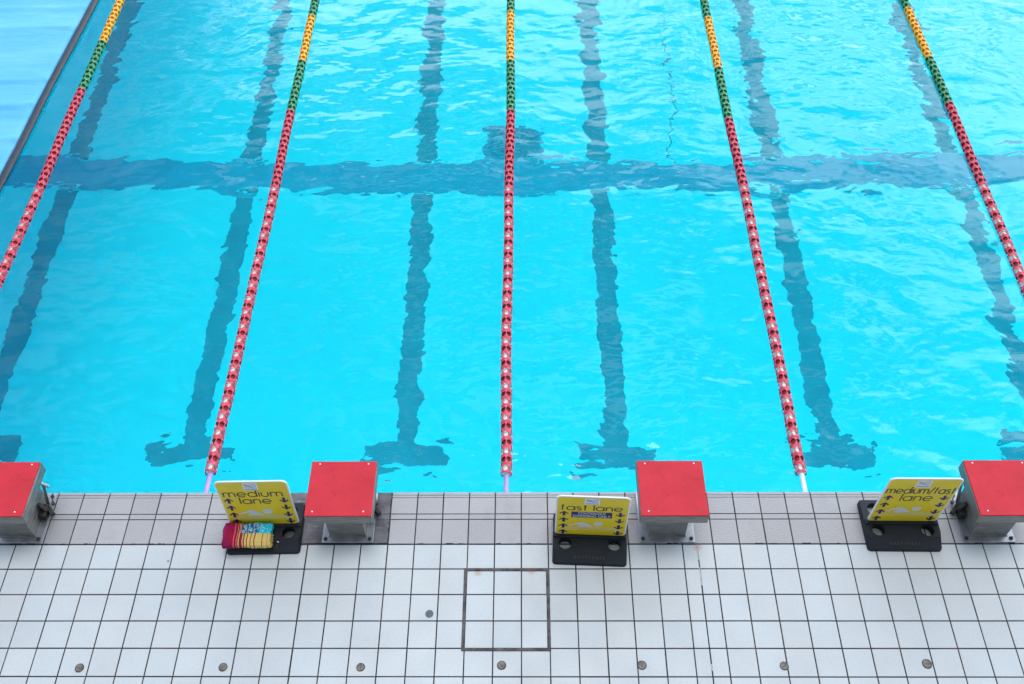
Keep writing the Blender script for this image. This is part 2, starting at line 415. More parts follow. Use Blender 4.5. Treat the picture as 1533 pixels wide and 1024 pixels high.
# ---- access hatch -------------------------------------------------------
h = thing('access_hatch', 'square tiled access hatch with dark rusty metal frame set in the deck', 'hatch', (0, 0, 0))
bm = B()
ox0, ox1, oy0, oy1, w = HX0 - .022, HX1 + .006, HY0 - .022, HY1 + .006, .023
box(bm, ox0, ox1, oy1 - w, oy1, -.004, .0035); box(bm, ox0, ox1, oy0, oy0 + w, -.004, .0035)
box(bm, ox0, ox0 + w, oy0 + w, oy1 - w, -.004, .0033); box(bm, ox1 - w, ox1, oy0 + w, oy1 - w, -.004, .0033)
obj('frame', bm, 'hatch_metal', h, .0012)
bm = B()
g_ = .0045
box(bm, ox0 + .008, ox0 + .0105, oy0 + .01, oy1 - .01, .0034, .0052); box(bm, ox1 - .0105, ox1 - .008, oy0 + .01, oy1 - .01, .0034, .0052)
box(bm, ox0 + .008, ox1 - .008, oy1 - .0105, oy1 - .008, .0036, .0052); box(bm, ox0 + .008, ox1 - .008, oy0 + .008, oy0 + .0105, .0036, .0052)
obj('frame_lip', bm, 'dark_steel', h)
hs = ([], [], [], [])
ix0, ix1, iy0, iy1 = ox0 + w + .003, ox1 - w - .003, oy0 + w + .003, oy1 - w - .003
cxs = [ix0, X0 + 16 * S, X0 + 17 * S, ix1]; cys = [iy0, ROWY[3], ROWY[2], iy1]
for a in range(3):
    for b in range(3):
        tile(cxs[a] + (GW if a else 0), cxs[a + 1] - (GW if a < 2 else 0), cys[b] + (GW if b else 0), cys[b + 1] - (GW if b < 2 else 0), 0, store=hs)
build_tiles('inlay', hs, ['deck_tile'], h)

# ---- round covers in the deck -------------------------------------------
caps = [(-3.081, -1.452, 'round metal floor cap nearest the left edge of the bottom row'),
        (-2.035, -1.446, 'round metal floor cap below the sign base that carries the towel'),
        (-1.034, -1.446, 'round metal floor cap between the towel sign and the hatch, in the bottom row'),
        (-.012, -1.431, 'round metal floor cap directly below the square hatch'),
        (1.003, -1.430, 'round chipped metal floor cap below the starting block right of the fast lane sign'),
        (2.029, -1.435, 'round metal floor cap touching a grout line, second from the right in the bottom row'),
        (3.060, -1.419, 'round metal floor cap nearest the right edge of the bottom row')]
proto = None
for k, (x_, y_, lab) in enumerate(caps):
    if proto is None:
        r_ = thing('anchor_socket', lab, 'floor cap', (x_, y_, 0), 0, 'round caps along the front row of the deck')
        bm = B(); cyl(bm, (0, 0, .0010), .0335, .003, 28)
        for v in bm.verts: v.co.x += random.uniform(-.0012, .0012); v.co.y += random.uniform(-.0012, .0012)
        rim = obj('rim', bm, 'black_rim', r_)
        bm = B(); cyl(bm, (0, 0, .0026), .029, .004, 28); cyl(bm, (0, 0, .0052), .006, .002, 12); dsc = obj('disc', bm, 'cap_rusty', r_, .0008)
        proto = (r_, rim, dsc)
    else:
        r_ = proto[0].copy(); C.objects.link(r_); r_.location = (x_, y_, 0); r_['label'] = lab
        for s_ in proto[1:]:
            c_ = s_.copy(); C.objects.link(c_); c_.parent = r_
    r_.rotation_euler = (0, 0, random.uniform(0, 6.28)); s_ = random.uniform(.93, 1.06); r_.scale = (s_, s_, 1)
bm = B(); cyl(bm, (0, 0, .0015), .030, .004, 28)
o = obj('floor_plug', bm, 'cap_blue', None, .0008, loc=(-.558, -1.039, 0)); tag(o, 'smooth blue-grey round plug in the tiles left of the square hatch', 'floor cap')

# ------------------------------------------------------------------ starting blocks
def copy_tree(o, parent=None):
    c_ = o.copy(); C.objects.link(c_)
    if parent: c_.parent = parent
    for ch in list(o.children): copy_tree(ch, c_)
    return c_
TOP = .50
def block(x, lab, plate_w=.405, sides=(), dark=False, y=-.2325):
    t_ = thing('starting_block', lab, 'starting block', (x, y, 0), 0, 'starting blocks along the pool edge')
    hw = plate_w / 2
    bm = B(); box(bm, -hw, hw, -.2225, .2225, .001, .011); obj('base_plate', bm, 'bright_steel', t_, .002)
    for sx in (-1, 1):
        for sy in (-1, 1):
            bm = B(); bx, by = sx * (hw - .028), sy * .19
            cyl(bm, (bx, by, .0135), .016, .004, 16); cyl(bm, (bx, by, .021), .0105, .012, 6); cyl(bm, (bx, by, .030), .006, .010, 10)
            obj('bolt', bm, 'dark_steel', t_)
    bm = B(); box(bm, -.143, .143, -.168, .175, .0112, TOP - .116); obj('pedestal', bm, 'steel', t_, .004)
    bm = B(); 
    # welded skirt at the foot of the pedestal
    box(bm, -.150, .150, -.174, .181, .0112, .020); obj('weld_skirt', bm, 'steel', t_, .003)
    bm = B(); box(bm, -.2545, .2545, -.2555, .222, TOP - .1155, TOP - .0155); obj('platform_box', bm, 'steel', t_, .004)
    bm = B(); box(bm, -.2515, .2515, -.2545, .2205, TOP - .015, TOP); pad = obj('top_pad', bm, 'red_mat', t_, .0025)
    for sx in (-1, 1):
        for sy in (-1, 1):
            bm = B(); cyl(bm, (sx * .19 + random.uniform(-.006, .006), (.196 if sy > 0 else -.218), TOP + .0016), .0062, .003, 14)
            obj('screw', bm, 'dark_steel' if (dark and sy < 0 and sx > 0) else 'white_screw', pad, .0008)
    for s_ in sides:
        hb = bpy.data.objects.new('side_bracket', None); C.objects.link(hb); hb.parent = t_
        bm = B(); bxx = s_ * (hw - .008)
        box(bm, min(bxx, bxx - s_ * .05), max(bxx, bxx - s_ * .05), -.025, .085, .011, .085)
        bar(bm, (bxx - s_ * .015, .085, .055), (bxx + s_ * .045, .015, .03), .035, .05)
        bar(bm, (s_ * .15, .05, .14), (bxx, .03, .07), .03, .045)
        obj('clamp', bm, 'grimy_black', hb, .006)
        bm = B(); bar(bm, (bxx - s_ * .012, .10, .05), (bxx - s_ * .012, .185, .235), .024, .007)
        obj('lever', bm, 'bright_steel', hb, .001)
        bm = B(); bar(bm, (bxx - s_ * .03, .187, .235), (bxx + s_ * .035, .165, .215), .02, .016); cyl(bm, (bxx - s_ * .03, .18, .247), .011, .014, 14)
        obj('end_clip', bm, 'bright_steel', hb, .001)
        bm = B(); cyl(bm, (bxx + s_ * .008, .125, .022), .014, .02, 12); bar(bm, (bxx + s_ * .002, .14, .03), (bxx - s_ * .006, .2, .05), .008, .008)
        obj('bolt', bm, 'dark_steel', hb)
    return t_
block(-3.862, 'red topped starting block at the left edge, a black clamp on its right side', .405, (1, -1))
block(-1.2375, 'red topped steel starting block standing on dark cement beside the towel and medium lane sign', .405, (1,))
block(1.2775, 'red topped steel starting block standing right of the fast lane sign', .435, (), True)
block(3.79, 'red topped steel starting block at the right edge beside the medium/fast lane sign', .405, (-1, 1))
# hoist side sleeve and clips near the second block: thin steel upright
# ------------------------------------------------------------------ lane signs
GL = {}
def arc(cx, cy, rx, ry, a0, a1, n=18):
    return [(cx + rx * math.cos(R(a0 + (a1 - a0) * k / n)), cy + ry * math.sin(R(a0 + (a1 - a0) * k / n))) for k in range(n + 1)]
circ = arc(.5, .5, .5, .5, 0, 360, 32)
GL['a'] = (1.0, [circ, [(1, 1), (1, 0)]])
GL['d'] = (1.0, [circ, [(1, 1.5), (1, 0)]])
GL['e'] = (1.0, [[(.02, .47), (.99, .47)] , arc(.5, .5, .5, .5, 0, 318, 30)])
GL['i'] = (0.0, [[(0, 0), (0, 1)], [(0, 1.32), (0, 1.42)]])
GL['l'] = (0.0, [[(0, 0), (0, 1.5)]])
GL['n'] = (.78, [[(0, 0), (0, 1)], arc(.39, .58, .39, .42, 180, 0) + [(.78, 0)]])
GL['m'] = (1.35, [[(0, 0), (0, 1)], arc(.3375, .62, .3375, .38, 180, 0) + [(.675, 0)], arc(1.0125, .62, .3375, .38, 180, 0) + [(1.35, 0)]])
GL['u'] = (.78, [[(0, 1)] + arc(.39, .42, .39, .42, 180, 360) + [(.78, 1)]])
GL['t'] = (.42, [[(.21, 1.42), (.21, 0)], [(0, 1), (.42, 1)]])
GL['f'] = (.42, [[(.14, 0), (.14, 1.2)] + arc(.36, 1.2, .22, .28, 180, 100, 8), [(0, 1), (.40, 1)]])
GL['s'] = (.55, [arc(.28, .75, .24, .25, 30, 240, 14) + [(.30, .50)] + arc(.27, .26, .26, .26, 60, -150, 14)])
GL['/'] = (.5, [[(0, -.12), (.5, 1.5)]])
GL[' '] = (.35, [])
def ribbon(bm, pts, hw, z):
    prev = None; n = len(pts)
    for k, p_ in enumerate(pts):
        a = Vector(pts[max(0, k - 1)]); b = Vector(pts[min(n - 1, k + 1)])
        if pts[0] == pts[-1] or (Vector(pts[0]) - Vector(pts[-1])).length < 1e-6:
            if k == 0: a = Vector(pts[-2])
            if k == n - 1: b = Vector(pts[1])
        d = (b - a); d = d.normalized() if d.length > 1e-9 else Vector((1, 0)); nn = Vector((-d.y, d.x)) * hw; c_ = Vector(p_)
        v1 = bm.verts.new((c_.x + nn.x, c_.y + nn.y, z)); v2 = bm.verts.new((c_.x - nn.x, c_.y - nn.y, z))
        if prev: bm.faces.new((prev[0], prev[1], v2, v1))
        prev = (v1, v2)
def word(bm, txt, x0, x1, base, xh, hw, z):
    gap = .30; tot = sum(GL[c_][0] for c_ in txt) + gap * (len(txt) - 1)
    sx = (x1 - x0) / tot; x = x0
    for c_ in txt:
        for k, stroke in enumerate(GL[c_][1]):
            ribbon(bm, [(x + px * sx, base + py * xh) for px, py in stroke], hw, z + .00006 * k)
        x += (GL[c_][0] + gap) * sx
def poly(bm, pts, z): 
    f = bm.faces.new([bm.verts.new((a, b, z)) for a, b in pts]); return f
def rrect(x0, x1, y0, y1, r, n=7):
    p_ = []
    for cx, cy, a in ((x1 - r, y1 - r, 0), (x0 + r, y1 - r, 90), (x0 + r, y0 + r, 180), (x1 - r, y0 + r, 270)):
        p_ += arc(cx, cy, r, r, a, a + 90, n)
    return p_
def slab(bm, pts, z0, z1):
    a = [bm.verts.new((x, y, z0)) for x, y in pts]; b = [bm.verts.new((x, y, z1)) for x, y in pts]
    bm.faces.new(a); bm.faces.new(b)
    for k in range(len(a)): bm.faces.new((a[k - 1], a[k], b[k], b[k - 1]))
def text_mesh(name, lines, w, h, mat, parent, loc):
    bm = B(); n = len(lines)
    for k, tx in enumerate(lines):
        cu = bpy.data.curves.new('t', 'FONT'); cu.body = tx; cu.size = 1; cu.fill_mode = 'FRONT'; cu.resolution_u = 3
        ob = bpy.data.objects.new('t', cu); C.objects.link(ob)
        bpy.context.view_layer.update()
        me = ob.to_mesh(); xs = [v.co.x for v in me.vertices]; ys = [v.co.y for v in me.vertices]
        ww = w * (1.0 if len(tx) > 11 else .72)
        base = bm.verts[:] ; tmp = bmesh.new(); tmp.from_mesh(me)
        sx = ww / (max(xs) - min(xs)); lh = h / n * .80; sy = lh / (max(ys) - min(ys))
        for v in tmp.verts:
            v.co.x = (v.co.x - min(xs)) * sx - ww / 2; v.co.y = (v.co.y - min(ys)) * sy + h / 2 - h / n * (k + 1) + h / n * .13; v.co.z = 0
        m2 = bpy.data.meshes.new('tmp'); tmp.to_mesh(m2); tmp.free(); bm.from_mesh(m2); bpy.data.meshes.remove(m2)
        ob.to_mesh_clear(); bpy.data.objects.remove(ob); bpy.data.curves.remove(cu)
    o = obj(name, bm, mat, parent); o.location = loc; return o

BW, BD, BH = .575, .432, .076
def lane_sign(x, ynear, rz, lab, words, W, H, lean, hole_boost=0, badge=False):
    t_ = thing('lane_sign', lab, 'sign', (x, ynear, 0), rz, 'yellow lane signs by the pool edge')
    # --- heavy rubber base: profile with sloping front, through holes cut by boolean
    bm = B()
    prof = [(0, .0), (.004, .032), (.090, BH), (BD - .022, BH - .003), (BD, .04), (BD, 0)]
    a = [bm.verts.new((-BW / 2, y, z + .001)) for y, z in prof]; b = [bm.verts.new((BW / 2, y, z + .001)) for y, z in prof]
    bm.faces.new(a); bm.faces.new(b)
    for k in range(len(a)): bm.faces.new((a[k - 1], a[k], b[k], b[k - 1]))
    bmesh.ops.recalc_face_normals(bm, faces=bm.faces)
    ver = [e for e in bm.edges if abs(e.verts[0].co.x - e.verts[1].co.x) < 1e-6 and abs(e.verts[0].co.z - e.verts[1].co.z) > .02]
    bmesh.ops.bevel(bm, geom=[e for e in ver], offset=.028, segments=4, affect='EDGES', profile=.5)
    me = bpy.data.meshes.new('b'); bm.to_mesh(me); bm.free()
    tmp = bpy.data.objects.new('tmp', me); C.objects.link(tmp)
    cb = B()
    for sx in (-1, 1):
        for yy in (.150, .335):
            cyl(cb, (sx * .19, yy, .06), .050, .3, 36)
    slab(cb, [(-.015, .198), (.015, .198), (.015, .199), (-.015, .199)], -.2, -.1)
    m2 = bpy.data.meshes.new('c'); cb.to_mesh(m2); cb.free()
    cut = bpy.data.objects.new('cut', m2); C.objects.link(cut)
    md = tmp.modifiers.new('b', 'BOOLEAN'); md.operation = 'DIFFERENCE'; md.object = cut; md.solver = 'EXACT'
    bpy.context.view_layer.update(); dg = bpy.context.evaluated_depsgraph_get()
    fm = bpy.data.meshes.new_from_object(tmp.evaluated_get(dg)); fm.name = 'rubber_base'
    bpy.data.objects.remove(tmp); bpy.data.objects.remove(cut)
    fm.materials.clear(); fm.materials.append(M['rubber'])
    base = bpy.data.objects.new('rubber_base', fm); C.objects.link(base); base.parent = t_
    bv = base.modifiers.new('bevel', 'BEVEL'); bv.width = .005; bv.segments = 2; bv.limit_method = 'ANGLE'; bv.angle_limit = R(30)
    # shallow raised ribs moulded in the front slope
    bm = B(); nrm = Vector((0, -(BH - .032), .086)).normalized()
    for k in range(9):
        xx = -.11 + k * .0275
        c0 = Vector((xx, .044, .032 + .040 * (BH - .032) / .086 + .001)); 
        m = Matrix.Translation(c0) @ nrm.to_track_quat('Z', 'Y').to_matrix().to_4x4() @ Matrix.Diagonal((.018, .026, .0035, 1))
        bmesh.ops.create_cube(bm, size=1, matrix=m)
    obj('moulded_mark', bm, 'black_rim', base)
    bm = B(); box(bm, -W / 2 - .012, W / 2 + .012, .196, .240, BH - .003, BH + .014); obj('slot_rail', bm, 'rubber', base, .004)
    # --- panel, drawn in its own plane: x across, y up, z towards the reader
    pn = bpy.data.objects.new('panel', None)
    bm = B(); slab(bm, rrect(-W / 2, W / 2, 0, H, .045), -.012, 0)
    pn = obj('panel', bm, 'sign_white', t_, .003)
    pn.location = (0, .222, BH + .004)
    pn.rotation_euler = (PI / 2 - lean, 0, 0)
    e = .011
    bm = B(); f = poly(bm, rrect(-W / 2 + e, W / 2 - e, .008, H - e, .036), .0008); obj('face', bm, 'sign_yellow', pn)
    U = lambda u: -W / 2 + u * W
    Vv = lambda v: v * H
    bm = B()
    for (tx, u0, u1, vb, xh) in words: word(bm, tx, U(u0), U(u1), Vv(vb), xh * H, .0052, .0016)
    obj('lettering', bm, 'ink', pn)
    for k, v in enumerate((.575, .41, .245, .085)):
        for u, s_ in ((.115, 1), (.885, -1)):
            cx, cy = U(u), Vv(v)
            hh_ = .074 * s_; ww_ = .036; bm = B()
            poly(bm, [(cx, cy + hh_ * .5), (cx - ww_, cy + hh_ * .02), (cx - ww_ * .82, cy - hh_ * .16), (cx - .011, cy + hh_ * .12), (cx - .011, cy - hh_ * .5), (cx + .011, cy - hh_ * .5), (cx + .011, cy + hh_ * .12), (cx + ww_ * .82, cy - hh_ * .16), (cx + ww_, cy + hh_ * .02)], .0016); obj('arrow', bm, 'navy', pn)
    bm = B()
    poly(bm, arc(U(.60), Vv(.315), .036, .036, 0, 350, 22), .0013)
    poly(bm, [(U(.165), Vv(.262)), (U(.22), Vv(.285)), (U(.30), Vv(.335)), (U(.345), Vv(.352)), (U(.395), Vv(.352)), (U(.43), Vv(.33)), (U(.50), Vv(.27)), (U(.55), Vv(.235)), (U(.32), Vv(.232)), (U(.30), Vv(.245)), (U(.36), Vv(.285)), (U(.30), Vv(.29)), (U(.24), Vv(.262)), (U(.175), Vv(.245))], .0013)
    obj('swimmer_figure', bm, 'figure_grey', pn)
    bm = B()
    for v, th in ((.218, .0045), (.193, .0032), (.170, .0032), (.15, .0026)):
        u0 = .07 if v < .2 else .30
        ribbon(bm, [(U(u0 + (.93 - u0) * k / 40), Vv(v) + .0035 * math.sin(k * .75 + v * 60)) for k in range(41)], th * .55, .0011)
    obj('wave_lines', bm, 'figure_grey', pn)
    bm = B(); poly(bm, [(U(.385), Vv(.815)), (U(.585), Vv(.815)), (U(.585), Vv(.965)), (U(.385), Vv(.965))], .0013); lg = obj('logo_patch', bm, 'sign_white', pn)
    bm = B()
    for k in range(4):
        ribbon(bm, [(U(.40 + .17 * q / 14), Vv(.875 + k * .021) + .006 * math.sin(q * .42 + k * .8)) for q in range(15)], .0022, .0018)
    for q in range(9): poly(bm, [(U(.398 + q * .0195), Vv(.827)), (U(.411 + q * .0195), Vv(.827)), (U(.411 + q * .0195), Vv(.850)), (U(.398 + q * .0195), Vv(.850))], .0018)
    obj('logo_waves', bm, 'logo_blue', lg)
    if badge:
        bm = B(); poly(bm, [(U(.215), Vv(.475)), (U(.775), Vv(.475)), (U(.775), Vv(.625)), (U(.215), Vv(.625))], .0013); bd = obj('notice_strip', bm, 'navy', pn)
        text_mesh('lettering', ['CONTINUOUS', 'SWIMMING ONLY'], W * .52, H * .145, 'sign_white', bd, (U(.495), Vv(.55), .0018))
    return t_
lane_sign(-1.885, -.553, .017, 'yellow medium lane sign on a black rubber base with a striped towel lying on it',
          [('medium', .075, .885, .665, .098), ('lane', .275, .70, .505, .098)], .549, .602, R(3))
lane_sign(.657, -.650, -.042, 'yellow fast lane sign with navy continuous swimming only strip, on a black rubber base',
          [('fast lane', .075, .90, .665, .092)], .549, .632, -R(2.2), badge=True)
lane_sign(3.112, -.533, -.010, 'yellow medium/fast lane sign on a black rubber base beside the right starting block',
          [('medium/fast', .04, .965, .675, .095), ('lane', .29, .72, .505, .105)], .542, .665, -R(1.0))
# tiny paint flake on the towel sign base
bm = B(); box(bm, -.008, .008, -.003, .003, 0, .002); o = obj('paint_chip', bm, 'speck_paint', None, loc=(-1.765, -.484, BH + .002)); o.rotation_euler = (0, 0, -.6)
tag(o, 'tiny white chip lying on the rubber base right of the towel', 'paint chip')

# ------------------------------------------------------------------ towel
def towel():
    bm = B(); NU, NV = 64, 56; L, D_, Hh = .385, .205, .088
    rr = random.Random(5)
    rings = []
    for i in range(NU + 1):
        u = i / NU; xx = (u - .5) * L
        e = 1 - max(0, (.05 - u) / .05) ** 2 * .35 - max(0, (u - .955) / .045) ** 2 * .28
        ring = []
        for j in range(NV):
            a = 2 * PI * j / NV; ca, sa = math.cos(a), math.sin(a); ex = .62
            yy = math.copysign(abs(ca) ** ex, ca) * D_ / 2; zz = math.copysign(abs(sa) ** .72, sa) * Hh / 2
            yy *= e * (1 + .025 * math.sin(u * 9 + 1)); zz *= e * (1 + .05 * math.sin(u * 7) + .04 * math.cos(yy * 40 + u * 5))
            # soft folds: layers show as grooves round the rolled side
            gr_ = .0045 * max(0, math.cos(a * 5 + .6)) ** 6
            rad = math.hypot(yy, zz) + 1e-6; yy -= yy / rad * gr_; zz -= zz / rad * gr_
            if zz < -Hh * .36: zz = -Hh * .36
            ring.append(bm.verts.new((xx + .006 * math.sin(a * 2 + .5) * (1 if u > .5 else -1) * abs(u - .5) * 2 - .012 * (yy / D_) * (u > .5), yy, zz)))
        rings.append(ring)
    for i in range(NU):
        for j in range(NV): bm.faces.new((rings[i][j], rings[i + 1][j], rings[i + 1][(j + 1) % NV], rings[i][(j + 1) % NV]))
    # closed ends pushed in as a spiral of folded layers
    for side, ring in ((-1, rings[0]), (1, rings[-1])):
        prev = ring
        for q in range(1, 7):
            s_ = 1 - q / 6.5; dx = side * (-.014 if q % 2 else .002)
            cur = []
            for v in prev if False else ring:
                cur.append(bm.verts.new((v.co.x + dx, v.co.y * s_, v.co.z * s_ + (1 - s_) * .004)))
            for j in range(NV):
                try: bm.faces.new((prev[j], prev[(j + 1) % NV], cur[(j + 1) % NV], cur[j]))
                except ValueError: pass
            prev = cur
        bm.faces.new(prev)
    o = obj('towel', bm, 'towel_cloth', None, smooth=True)
    tx = bpy.data.textures.new('crumple', 'CLOUDS'); tx.noise_scale = .055
    d = o.modifiers.new('crumple', 'DISPLACE'); d.texture = tx; d.strength = .016; d.mid_level = .5; d.texture_coords = 'LOCAL'
    o.location = (-1.998, -.448, BH + .040); o.rotation_euler = (0, 0, .01)
    tag(o, 'folded striped towel, maroon, yellow and turquoise, lying on the sign base', 'towel')
towel()

# ------------------------------------------------------------------ lane ropes
PITCH = .0853
def disc_mesh(white):
    """one perforated wave-breaking float: a thin drum with six round openings and a hub"""
    bm = B(); NA, NX = 96, 20; RO = .052; L = PITCH * .985
    nh = 6
    def shell(rad, flip):
        V = {}
        for i in range(NX + 1):
            for j in range(NA):
                a = 2 * PI * j / NA; yy = (i / NX - .5) * L
                V[i, j] = [a, yy]
        return V
    V = shell(RO, False)
    hw_a, hw_y = .462, L * .375          # half sizes of an opening (radians, metres)
    inside = {}
    for (i, j), (a, yy) in V.items():
        hc = round(a / (2 * PI / nh)) * (2 * PI / nh); da = a - hc
        q = math.hypot(da / hw_a, (yy - .002) / hw_y)
        inside[i, j] = q
    keep = []
    for i in range(NX):
        for j in range(NA):
            ks = [(i, j), (i + 1, j), (i + 1, (j + 1) % NA), (i, (j + 1) % NA)]
            if sum(inside[k] for k in ks) / 4 > 1.02: keep.append(ks)
    used = {k for ks in keep for k in ks}
    vo, vi = {}, {}
    for k in used:
        a, yy = V[k]
        q = inside[k]
        hc = round(a / (2 * PI / nh)) * (2 * PI / nh); da = a - hc
        if q < 1.0 or q < 1.14:
            f = 1.0 / max(q, .2); da *= f; yy = (yy - .002) * f + .002; yy = max(-L / 2, min(L / 2, yy)); a = hc + da
        # scalloped, slightly flared rims
        rr_ = RO * (1 - .10 * (2 * abs(yy) / L) ** 2)
        vo[k] = bm.verts.new((rr_ * math.sin(a), yy, rr_ * math.cos(a)))
        r2 = rr_ - .0035
        vi[k] = bm.verts.new((r2 * math.sin(a), yy, r2 * math.cos(a)))
    ec = {}
    for ks in keep:
        bm.faces.new([vo[k] for k in ks]); bm.faces.new([vi[k] for k in reversed(ks)])
        for a_, b_ in zip(ks, ks[1:] + ks[:1]):
            key = frozenset((a_, b_)); ec.setdefault(key, []).append((a_, b_))
    for key, l in ec.items():
        if len(l) == 1:
            a_, b_ = l[0]; bm.faces.new((vo[a_], vi[a_], vi[b_], vo[b_]))
    bmesh.ops.remove_doubles(bm, verts=bm.verts, dist=.0002)
    for f in bm.faces: f.smooth = True
    # web in the middle of the drum and six radial fins
    k0 = len(bm.faces)
    cyl(bm, (0, L * .30, 0), RO * .90, .004, 30, 'Y')
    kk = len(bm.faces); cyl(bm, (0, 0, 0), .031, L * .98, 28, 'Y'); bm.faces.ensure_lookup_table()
    for k in range(kk, len(bm.faces)): bm.faces[k].material_index = 2  # liner takes the inner colour with the shade painted in
    bm.faces.ensure_lookup_table()
    k1 = len(bm.faces)
    if white: bmesh.ops.create_uvsphere(bm, u_segments=16, v_segments=8, radius=1, matrix=Matrix.Translation((0, -L * .20, .036)) @ Matrix.Diagonal((.0150, .0080, .009, 1)))
    bm.faces.ensure_lookup_table()
    for k in range(k1, len(bm.faces)): bm.faces[k].material_index = 1
    bmesh.ops.recalc_face_normals(bm, faces=bm.faces)
    return bm
base_meshes = {}
for w_ in (0, 1):
    me = bpy.data.meshes.new('float_disc'); b_ = disc_mesh(w_); b_.to_mesh(me); b_.free()
    for c_ in ('red', 'green', 'yellow'):
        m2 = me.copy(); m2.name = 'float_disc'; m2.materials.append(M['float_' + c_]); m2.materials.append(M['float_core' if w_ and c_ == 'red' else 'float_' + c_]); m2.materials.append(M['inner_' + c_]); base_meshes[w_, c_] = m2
def rope(x, y0, ybr, lab, tube, xs=None):
    """x: line position; y0: first float; ybr: (red/green, green/yellow, yellow/green) changes"""
    t_ = thing('lane_rope', lab, 'lane rope', (x, y0, WZ + .012), 0, 'lane ropes floating on the water')
    n = 96
    ph = random.random() * 6
    wob = lambda y: .008 * math.sin(y * .9 + ph) + .004 * math.sin(y * 2.7 + ph * 2)
    bm = B(); pts = [Vector((wob(k * .25) if k else 0, -y0 + .0 + k * .25, 0)) for k in range(int((y0 + n * PITCH) / .25) + 2)]
    for a, b in zip(pts, pts[1:]): bar(bm, a, b, .008, .008)
    obj('cable', bm, 'cable', t_)
    if tube:
        bm = B(); L = y0 - .01
        cyl(bm, (0, -y0 / 2 + .004, .004), .021, L, 20, 'Y'); cyl(bm, (0, -.02, .004), .0235, .02, 20, 'Y')
        obj('end_tube', bm, tube, t_, .002)
    tw = random.random() * 6
    for k in range(n):
        y = y0 + (k + .5) * PITCH
        c_ = 'red' if y < ybr[0] else 'green' if y < ybr[1] else 'yellow' if y < ybr[2] else 'green' if y < ybr[2] + .95 else 'red'
        o = bpy.data.objects.new('float_disc', base_meshes[1 - k % 2 if k < 42 else 0, c_]); C.objects.link(o); o.parent = t_
        o.location = (wob(y) * min(1, (y - y0) / .8) + random.uniform(-.0015, .0015), y - y0, random.uniform(-.0015, .0015))
        tw += random.gauss(0, .12)
        o.rotation_euler = (random.gauss(0, .02), (PI / 6 if k % 2 else 0) + .10 * math.sin(tw) + random.gauss(0, .05), random.gauss(0, .025))
rope(-5.012, .26, (5.45, 6.39, 7.40), 'lane rope nearest the blue pool cover, at the left edge', None)
rope(-2.492, .265, (5.01, 5.95, 6.95), 'lane rope ending in a lilac tube behind the medium lane sign', 'lilac_tube')
rope(.006, .245, (5.035, 5.99, 6.99), 'middle lane rope, its lilac tube ending at the bare coping', 'lilac_tube')
rope(2.478, .25, (4.836, 5.77, 6.79), 'lane rope right of the middle, ending in a white tube', 'white_tube')
rope(5.0, .255, (5.085, 6.0, 7.03), 'lane rope at the right edge, its near end out of view', None)

# ------------------------------------------------------------------ pool cover at the left
cv = thing('pool_cover', 'light blue pool cover with a scuffed dark edge strip floating at the top left', 'pool cover', (0, 0, WZ))
def ex(y): return -5.475 + .013 * (y - 4.0) + .010 * (y - 4.0) * abs(y - 4.0) * .5 - (.03 if y < 4.5 else 0) * (4.5 - y) * .3
seams = [-1.0, 0.2, 1.4, 2.6, 3.6, 4.48, 5.1, 5.55, 6.62, 7.04, 8.2, 9.4, 10.6, 11.8]
bm = B(); NY = 340; NXc = 36; rows = []
y0c, y1c = .4, 14.0
for i in range(NY + 1):
    y = y0c + (y1c - y0c) * i / NY; row = []
    for j in range(NXc + 1):
        u = j / NXc; x = ex(y) - 4.0 * u ** 1.3
        yy = y - .05 * math.exp(-u * 22) 
        z = .035 + .010 * math.sin(x * 1.6 + y * .7) + .006 * math.sin(y * 5 + x)
        for s_ in seams:
            d = yy - s_ - .02 * math.sin(x * 1.3 + s_ * 5)
            z -= .018 * math.exp(-(d / .011) ** 2); z += .014 * math.exp(-((d - .05) / .05) ** 2)
        z *= min(1, u * 30 + .35)
        row.append(bm.verts.new((x, y, z)))
    rows.append(row)
for i in range(NY):
    for j in range(NXc): bm.faces.new((rows[i][j], rows[i + 1][j], rows[i + 1][j + 1], rows[i][j + 1]))
# a real thickness
o = obj('sheet', bm, 'cover_fabric', cv, smooth=True); sd = o.modifiers.new('thick', 'SOLIDIFY'); sd.thickness = .012; sd.offset = -1
bm = B(); pr = None; NS = 10
for i in range(0, 137):
    y = y0c + .1 * i; cx = ex(y) + .042 + .004 * math.sin(y * 3.1)
    ring = [bm.verts.new((cx + -.004 + .048 * math.cos(2 * PI * k / NS), y, .022 + .026 * math.sin(2 * PI * k / NS))) for k in range(NS)]
    if pr:
        for k in range(NS): bm.faces.new((pr[k], pr[(k + 1) % NS], ring[(k + 1) % NS], ring[k]))
    else: bm.faces.new(ring)
    pr = ring
bm.faces.new(pr)
obj('edge_strip', bm, 'cover_edge', cv, smooth=True)

# ------------------------------------------------------------------ light
SUN_EL, SUN_AZ = R(81), R(5)            # azimuth measured from +Y towards +X
w = bpy.data.worlds.new('World'); sc.world = w; w.use_nodes = True
nt = w.node_tree; nt.nodes.clear()
class WT(NT):
    def __init__(s): s.t = nt; s.n = nt.nodes
W_ = WT(); out = nt.nodes.new('ShaderNodeOutputWorld'); bg = nt.nodes.new('ShaderNodeBackground'); bg.inputs['Strength'].default_value = .1
sky = nt.nodes.new('ShaderNodeTexSky'); sky.sky_type = 'NISHITA'; sky.sun_disc = False
sky.sun_elevation = SUN_EL; sky.sun_rotation = SUN_AZ; sky.altitude = 0; sky.dust_density = 1.5; sky.ozone_density = 1.5
g3 = nt.nodes.new('ShaderNodeTexCoord').outputs['Generated']; dx, dy, dz = W_.xyz(g3)
cn = W_.noise(W_.mapv(g3, (1, 1, 1.8)), 3.6, 4, .55, .4)
